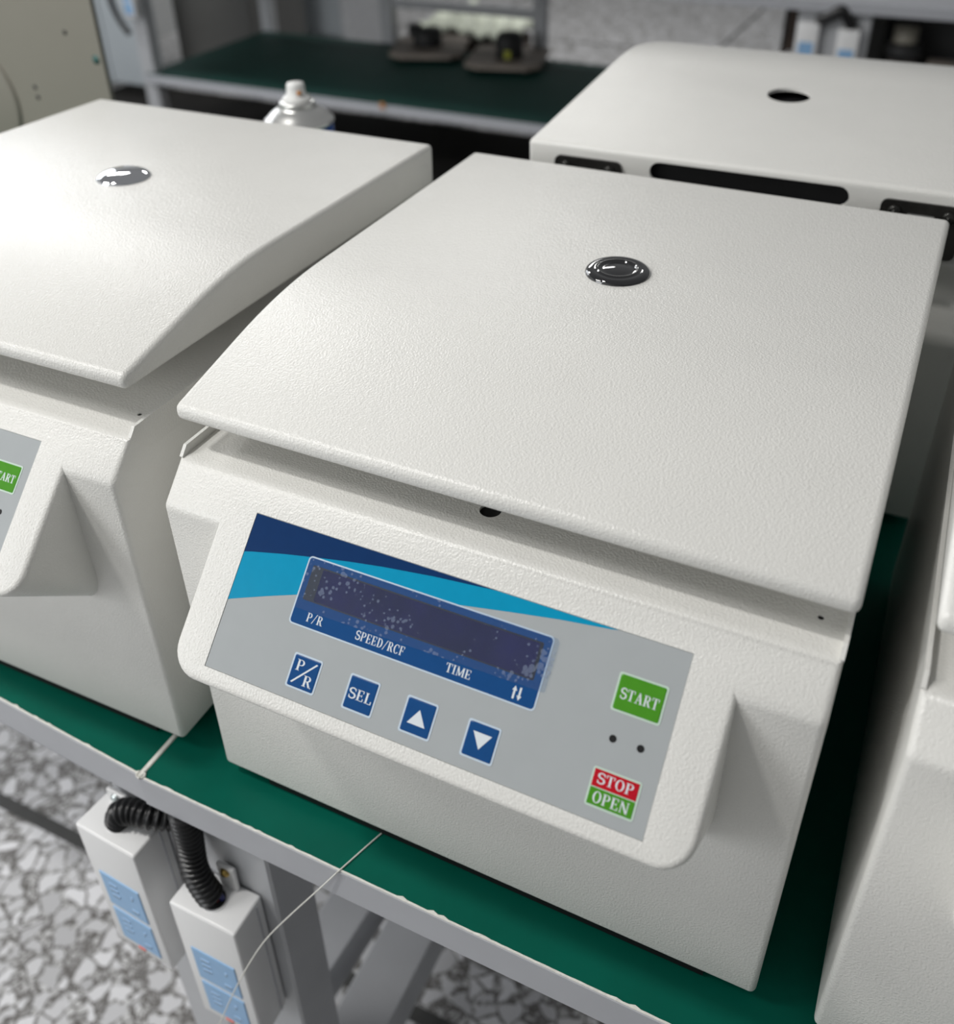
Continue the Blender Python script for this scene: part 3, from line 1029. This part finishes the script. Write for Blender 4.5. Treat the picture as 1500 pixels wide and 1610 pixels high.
# ------------------------------------------------------------------ spray can behind the left centrifuge
can = empty('spray_can', (-0.436, 0.518, 0.0))
tag(can, 'blue spray can with white nozzle standing behind the leftmost centrifuge', 'spray can')
lathe('can_body', [(0, 0), (0.033, 0), (0.0345, 0.003), (0.0345, 0.265), (0.0335, 0.2685), (0, 0.2685)], CAN_PAINT, can, 48)
lathe('can_shoulder', [(0.0345, 0.2680), (0.0356, 0.2697), (0.0356, 0.2718), (0.0335, 0.2730), (0.029, 0.2780), (0.022, 0.2830), (0.0170, 0.2855), (0.0182, 0.2870), (0.0182, 0.2890), (0.0165, 0.2905), (0, 0.2905)], CAN_METAL, can, 48)
lathe('nozzle', [(0.0150, 0.2900), (0.0150, 0.2925), (0.0125, 0.2950), (0.0096, 0.2960), (0.0090, 0.3050), (0.0082, 0.3075), (0, 0.3080)], NOZZLE, can, 32)
box('nozzle_orifice', 0.0060, 0.0095, -0.0075, -0.0040, 0.2985, 0.3015, ORANGE, can)
o = box('colour_band', -0.0100, 0.0100, -0.0352, -0.0340, 0.235, 0.262, CAN_WHITE, can)
o.rotation_euler = (0, 0, math.radians(62))

# ------------------------------------------------------------------ cream cabinet, upper left, standing on the left bench
cab = empty('cover_panel', (-0.795, 0.62, 0.0))
tag(cab, 'cream sheet-metal cover panel with drilled holes behind the leftmost centrifuge', 'cover panel')
box('panel', -0.50, 0.0, 0.0, 0.0015, 0.0, 0.40, CABINET, cab)
box('folded_flange', -0.0016, 0.0, 0.0016, 0.006, 0.0, 0.40, CABINET, cab)
box('folded_flange', -0.50, -0.4984, 0.0016, 0.006, 0.0, 0.40, CABINET, cab)
box('folded_flange', -0.4983, -0.0017, 0.0016, 0.006, 0.3984, 0.40, CABINET, cab)
box('stand_foot', -0.48, -0.44, 0.0016, 0.14, 0.0, 0.012, CABINET, cab)
box('stand_foot', -0.16, -0.12, 0.0016, 0.14, 0.0, 0.012, CABINET, cab)
o = lathe('round_cover', [(0, 0.004), (0.075, 0.004), (0.078, 0.003), (0.079, 0.0)], CABINET, cab, 48, (-0.246, -0.0002, 0.200))
o.rotation_euler = (math.radians(90), 0, 0)
for x, z, m, r in ((-0.0527, 0.3015, DOT_DARK, 0.0030), (-0.1295, 0.2273, DOT_DARK, 0.0030), (-0.1285, 0.2144, DOT_DARK, 0.0030), (-0.0108, 0.2727, TEAL_SCREW, 0.0055)):
    o = lathe('screw' if m is TEAL_SCREW else 'drilled_hole', [(0, 0.0012 if m is TEAL_SCREW else 0.0003), (r, 0.0003), (r, -0.001)], m, cab, 20, (x, -0.0002, z))
    o.rotation_euler = (math.radians(90), 0, 0)

# ------------------------------------------------------------------ far bench with a dark green lower shelf
fb = empty('workbench', (0, 2.75, 0))
tag(fb, 'far workbench with a dark green lower shelf at the top of the photo', 'workbench', 'workbenches')
box('table_top', -3.05, -0.98, 0.0, 0.90, -0.030, 0.0, BENCH_GREY, fb)
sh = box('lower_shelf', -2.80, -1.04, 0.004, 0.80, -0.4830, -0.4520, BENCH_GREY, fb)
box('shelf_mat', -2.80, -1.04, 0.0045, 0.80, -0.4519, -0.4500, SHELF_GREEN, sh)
box('shelf_lip', -2.80, -1.04, -0.004, 0.0035, -0.4840, -0.4665, BENCH_GREY, sh)
for x0, x1, y0, y1 in ((-2.830, -2.765, 0.02, 0.07), (-1.475, -1.425, 0.82, 0.87), (-2.19, -2.13, 0.82, 0.87), (-2.83, -2.77, 0.82, 0.87)):
    box('leg', x0, x1, y0, y1, FZ, -0.030, BENCH_STEEL, fb, 0.003, 1)
box('cross_rail', -2.13, -1.475, 0.83, 0.86, -0.308, -0.270, BENCH_STEEL, fb)
box('side_rail', -2.82, -2.78, 0.071, 0.82, -0.515, -0.484, BENCH_STEEL, fb)
o = box('orange_spot', -1.712, -1.694, -0.0052, -0.0040, -0.4640, -0.4420, ORANGE, fb)

# motors on plates, and the pale bundle behind them
mg = 'motors on grey plates on the far shelf'


def motor_plate(loc, rz, label, variant):
    t = empty('motor_on_plate', loc, rz)
    tag(t, label, 'motor', mg)
    bm = bmesh.new()
    pts = [(-0.15, -0.13), (-0.10, -0.17), (0.10, -0.17), (0.15, -0.13), (0.15, 0.13), (0.10, 0.17), (-0.10, 0.17), (-0.15, 0.13)]
    va = [bm.verts.new((x, y, 0.020)) for x, y in pts]
    vb = [bm.verts.new((x, y, 0.036)) for x, y in pts]
    bm.faces.new(va[::-1])
    bm.faces.new(vb)
    for i in range(8):
        j = (i + 1) % 8
        bm.faces.new((va[i], va[j], vb[j], vb[i]))
    from_bm('base_plate', bm, TRAY_GREY, t)
    for x in (-0.10, 0.10):
        for y in (-0.11, 0.11):
            lathe('foot', [(0, 0), (0.018, 0), (0.018, 0.02), (0, 0.02)], BLACK, t, 16, (x, y, 0))
    if variant == 0:
        lathe('motor_body', [(0, 0.036), (0.058, 0.036), (0.060, 0.045), (0.060, 0.085), (0.052, 0.100), (0, 0.104)], DARK_PANEL, t, 28, (-0.01, 0, 0))
        box('terminal_box', -0.085, -0.035, -0.03, 0.03, 0.075, 0.120, BLACK_GLOSS, t, 0.006, 1)
    else:
        lathe('motor_body', [(0, 0.036), (0.050, 0.036), (0.054, 0.045), (0.054, 0.105), (0.044, 0.128), (0, 0.132)], DARK_PANEL, t, 28, (0.01, -0.03, 0))
        box('sticker', 0.0, 0.024, -0.0865, -0.0838, 0.045, 0.072, YELLOW_G, t)
    return t


motor_plate((-1.885, 3.455, -0.45), math.radians(20), 'dark motor on a grey plate, left of the pair on the far shelf', 0)
motor_plate((-1.515, 3.42, -0.45), math.radians(14), 'dark motor with a yellow-green sticker on a grey plate on the far shelf', 1)
# pale crumpled bundle lying on a brown box behind the shelf
bb = box('brown_box', -2.06, -1.66, 3.70, 4.00, FZ, -0.455, BROWN, None, 0.01, 1)
tag(bb, 'dark brown box standing behind the far shelf under the pale cloth', 'box')
bm = bmesh.new()
nx, ny = 26, 16
grid = []
r2 = random.Random(11)
for j in range(ny + 1):
    row = []
    for i in range(nx + 1):
        x, y = -2.09 + 0.46 * i / nx, 3.68 + 0.36 * j / ny
        edge = min(i, nx - i, j, ny - j)
        z = -0.402 + 0.045 * math.exp(-((i / nx - 0.3) ** 2) / 0.06) * (0.4 + 0.6 * j / ny) + 0.012 * math.sin(i * 1.3 + j * 0.7) + 0.008 * r2.random() + (-0.014 if edge == 0 else 0)
        row.append(bm.verts.new((x + 0.012 * (r2.random() - 0.5), y + 0.012 * (r2.random() - 0.5), z)))
    grid.append(row)
for j in range(ny):
    for i in range(nx):
        bm.faces.new((grid[j][i], grid[j][i + 1], grid[j + 1][i + 1], grid[j + 1][i]))
ex = bmesh.ops.extrude_face_region(bm, geom=bm.faces[:])
for v in [g for g in ex['geom'] if isinstance(g, bmesh.types.BMVert)]:
    v.co.z -= 0.012
cl = from_bm('pale_cloth', bm, PALE_CLOTH, None, True)
tag(cl, 'pale crumpled cloth bundle between the two motors on the far shelf', 'cloth')

# panels beyond and beside the far bench
pp = empty('storage_cabinet', (-3.02, 4.30, FZ))
tag(pp, 'pale grey cabinet standing beyond the far shelf', 'cabinet')
box('carcass', -0.22, 0.155, 0.01, 0.40, 0.10, 1.3, PALE_PANEL, pp, 0.004, 1)
box('door', -0.22, 0.155, -0.010, 0.0095, 0.12, 1.3, PALE_PANEL, pp, 0.003, 1)
box('upright', 0.160, 0.215, -0.02, 0.40, 0.0, 1.3, BENCH_STEEL, pp, 0.004, 1)
box('upright', -0.275, -0.225, -0.02, 0.40, 0.0, 1.3, BENCH_STEEL, pp, 0.004, 1)
gp = empty('steel_locker', (-3.16, 3.45, FZ))
tag(gp, 'dark grey side of a steel locker left of the far shelf', 'locker')
box('carcass', -0.26, 0.20, 0.21, 0.66, 0.0, 1.3, GREY_PANEL, gp, 0.004, 1)
lp = empty('storage_cabinet', (-3.42, 3.30, FZ))
tag(lp, 'pale blue-grey cabinet between the cream machine cabinet and the far bench leg', 'cabinet')
box('carcass', -0.40, 0.12, 0.012, 0.10, 0.06, 1.3, PALE_PANEL, lp, 0.004, 1)
box('door', -0.40, -0.116, -0.008, 0.0115, 0.06, 1.3, PALE_PANEL, lp, 0.003, 1)
box('door', -0.108, 0.12, -0.008, 0.0115, 0.06, 1.3, PALE_PANEL, lp, 0.003, 1)

# socket box and cable on the far bench leg
sb5.location = (-2.782, 2.715, -0.075)
tag(sb5, 'white socket box with a blue outlet on the far bench leg at the top left', 'socket box', SG)
cb = tube('power_cable', [(-2.845, 2.69, -0.05), (-2.838, 2.69, -0.165), (-2.818, 2.69, -0.230), (-2.778, 2.69, -0.285)], 0.012, BLACK_GLOSS, None, 10, 8)
tag(cb, 'dark power cable hanging beside the socket box at the top left', 'cable')

# flat black sheet making a dark band on the floor between the benches
fm = box('dark_floor_sheet', -3.6, 0.2, 1.15, 3.47, FZ + 0.0008, FZ + 0.006, DARK_FLOOR)
tag(fm, 'black sheet on the floor in front of the far shelf', 'floor mat')

# ------------------------------------------------------------------ second far bench, upper right
fb2 = empty('workbench', (0, 2.733, 0))
tag(fb2, 'far workbench with a pale front edge at the top right of the photo', 'workbench', 'workbenches')
box('table_top', -0.90, 2.2, 0.0, 0.85, -0.030, 0.0, BENCH_GREY, fb2, 0.001, 1)
for x0, x1 in ((-0.315, -0.115),):
    box('leg_plate', x0, x1, 0.035, 0.050, -0.62, -0.030, BENCH_STEEL, fb2, 0.002, 1)
box('leg', -0.245, -0.190, 0.0505, 0.10, FZ, -0.030, BENCH_STEEL, fb2, 0.002, 1)
box('leg', 1.90, 1.96, 0.03, 0.09, FZ, -0.030, BENCH_STEEL, fb2, 0.002, 1)
box('leg', 1.90, 1.96, 0.76, 0.82, FZ, -0.030, BENCH_STEEL, fb2, 0.002, 1)
sb3.location = (-0.276, 2.728, -0.060)
sb4.location = (-0.165, 2.728, -0.071)
tag(sb3, 'white socket box with blue outlets under the far bench, left of the pair top right', 'socket box', SG)
tag(sb4, 'white socket box with blue outlets under the far bench, right of the pair top right', 'socket box', SG)
cc = tube('cable_conduit', [(-0.255, 2.742, -0.055), (-0.225, 2.738, -0.040), (-0.195, 2.738, -0.022), (-0.175, 2.742, -0.045), (-0.160, 2.745, -0.068)], 0.016, CONDUIT, None, 12, 8)
tag(cc, 'black cable conduit looped between the two far socket boxes', 'conduit', 'cable conduits')
dk = empty('under_bench_cabinet', (0, 2.95, FZ))
tag(dk, 'dark cabinet standing under the far bench at the top right', 'cabinet')
box('carcass', -0.385, 1.20, 0.012, 0.50, 0.04, 0.700, DARK_PANEL, dk, 0.004, 1)
box('door', -0.150, -0.090, -0.008, 0.0115, 0.06, 0.690, GREY_PANEL, dk, 0.003, 1)
box('door', -0.370, -0.160, -0.008, 0.0115, 0.06, 0.690, BROWN, dk, 0.003, 1)
wb = lathe('white_bottle', [(0, 0), (0.020, 0), (0.021, 0.004), (0.021, 0.40), (0.014, 0.45), (0.009, 0.47), (0.009, 0.57), (0, 0.572)], CAN_WHITE, None, 20, (-0.345, 2.895, FZ + 0.0))
tag(wb, 'slim white bottle beside the far socket boxes', 'bottle')
mo = empty('valve_motor', (-0.025, 2.86, FZ))
tag(mo, 'grey motor with a dark collar under the far bench', 'motor')
lathe('housing', [(0, 0), (0.045, 0), (0.046, 0.55), (0.036, 0.585), (0, 0.585)], TRAY_GREY, mo, 24)
lathe('collar', [(0.030, 0.586), (0.052, 0.592), (0.052, 0.625), (0.030, 0.632), (0, 0.632)], DARK_PANEL, mo, 24)
lathe('cap', [(0.034, 0.6325), (0.034, 0.675), (0, 0.677)], CABINET, mo, 24)
jb = empty('junction_box', (0.085, 2.87, FZ))
tag(jb, 'small cream junction box with a dark round opening under the far bench', 'junction box')
box('housing', -0.040, 0.040, -0.02, 0.03, 0.0, 0.585, TRAY_GREY, jb, 0.003, 1)
o = lathe('opening', [(0, 0.001), (0.014, 0.001), (0.015, 0)], DOT_DARK, jb, 20, (-0.012, -0.0203, 0.555))
o.rotation_euler = (math.radians(90), 0, 0)

bpy.context.view_layer.update()
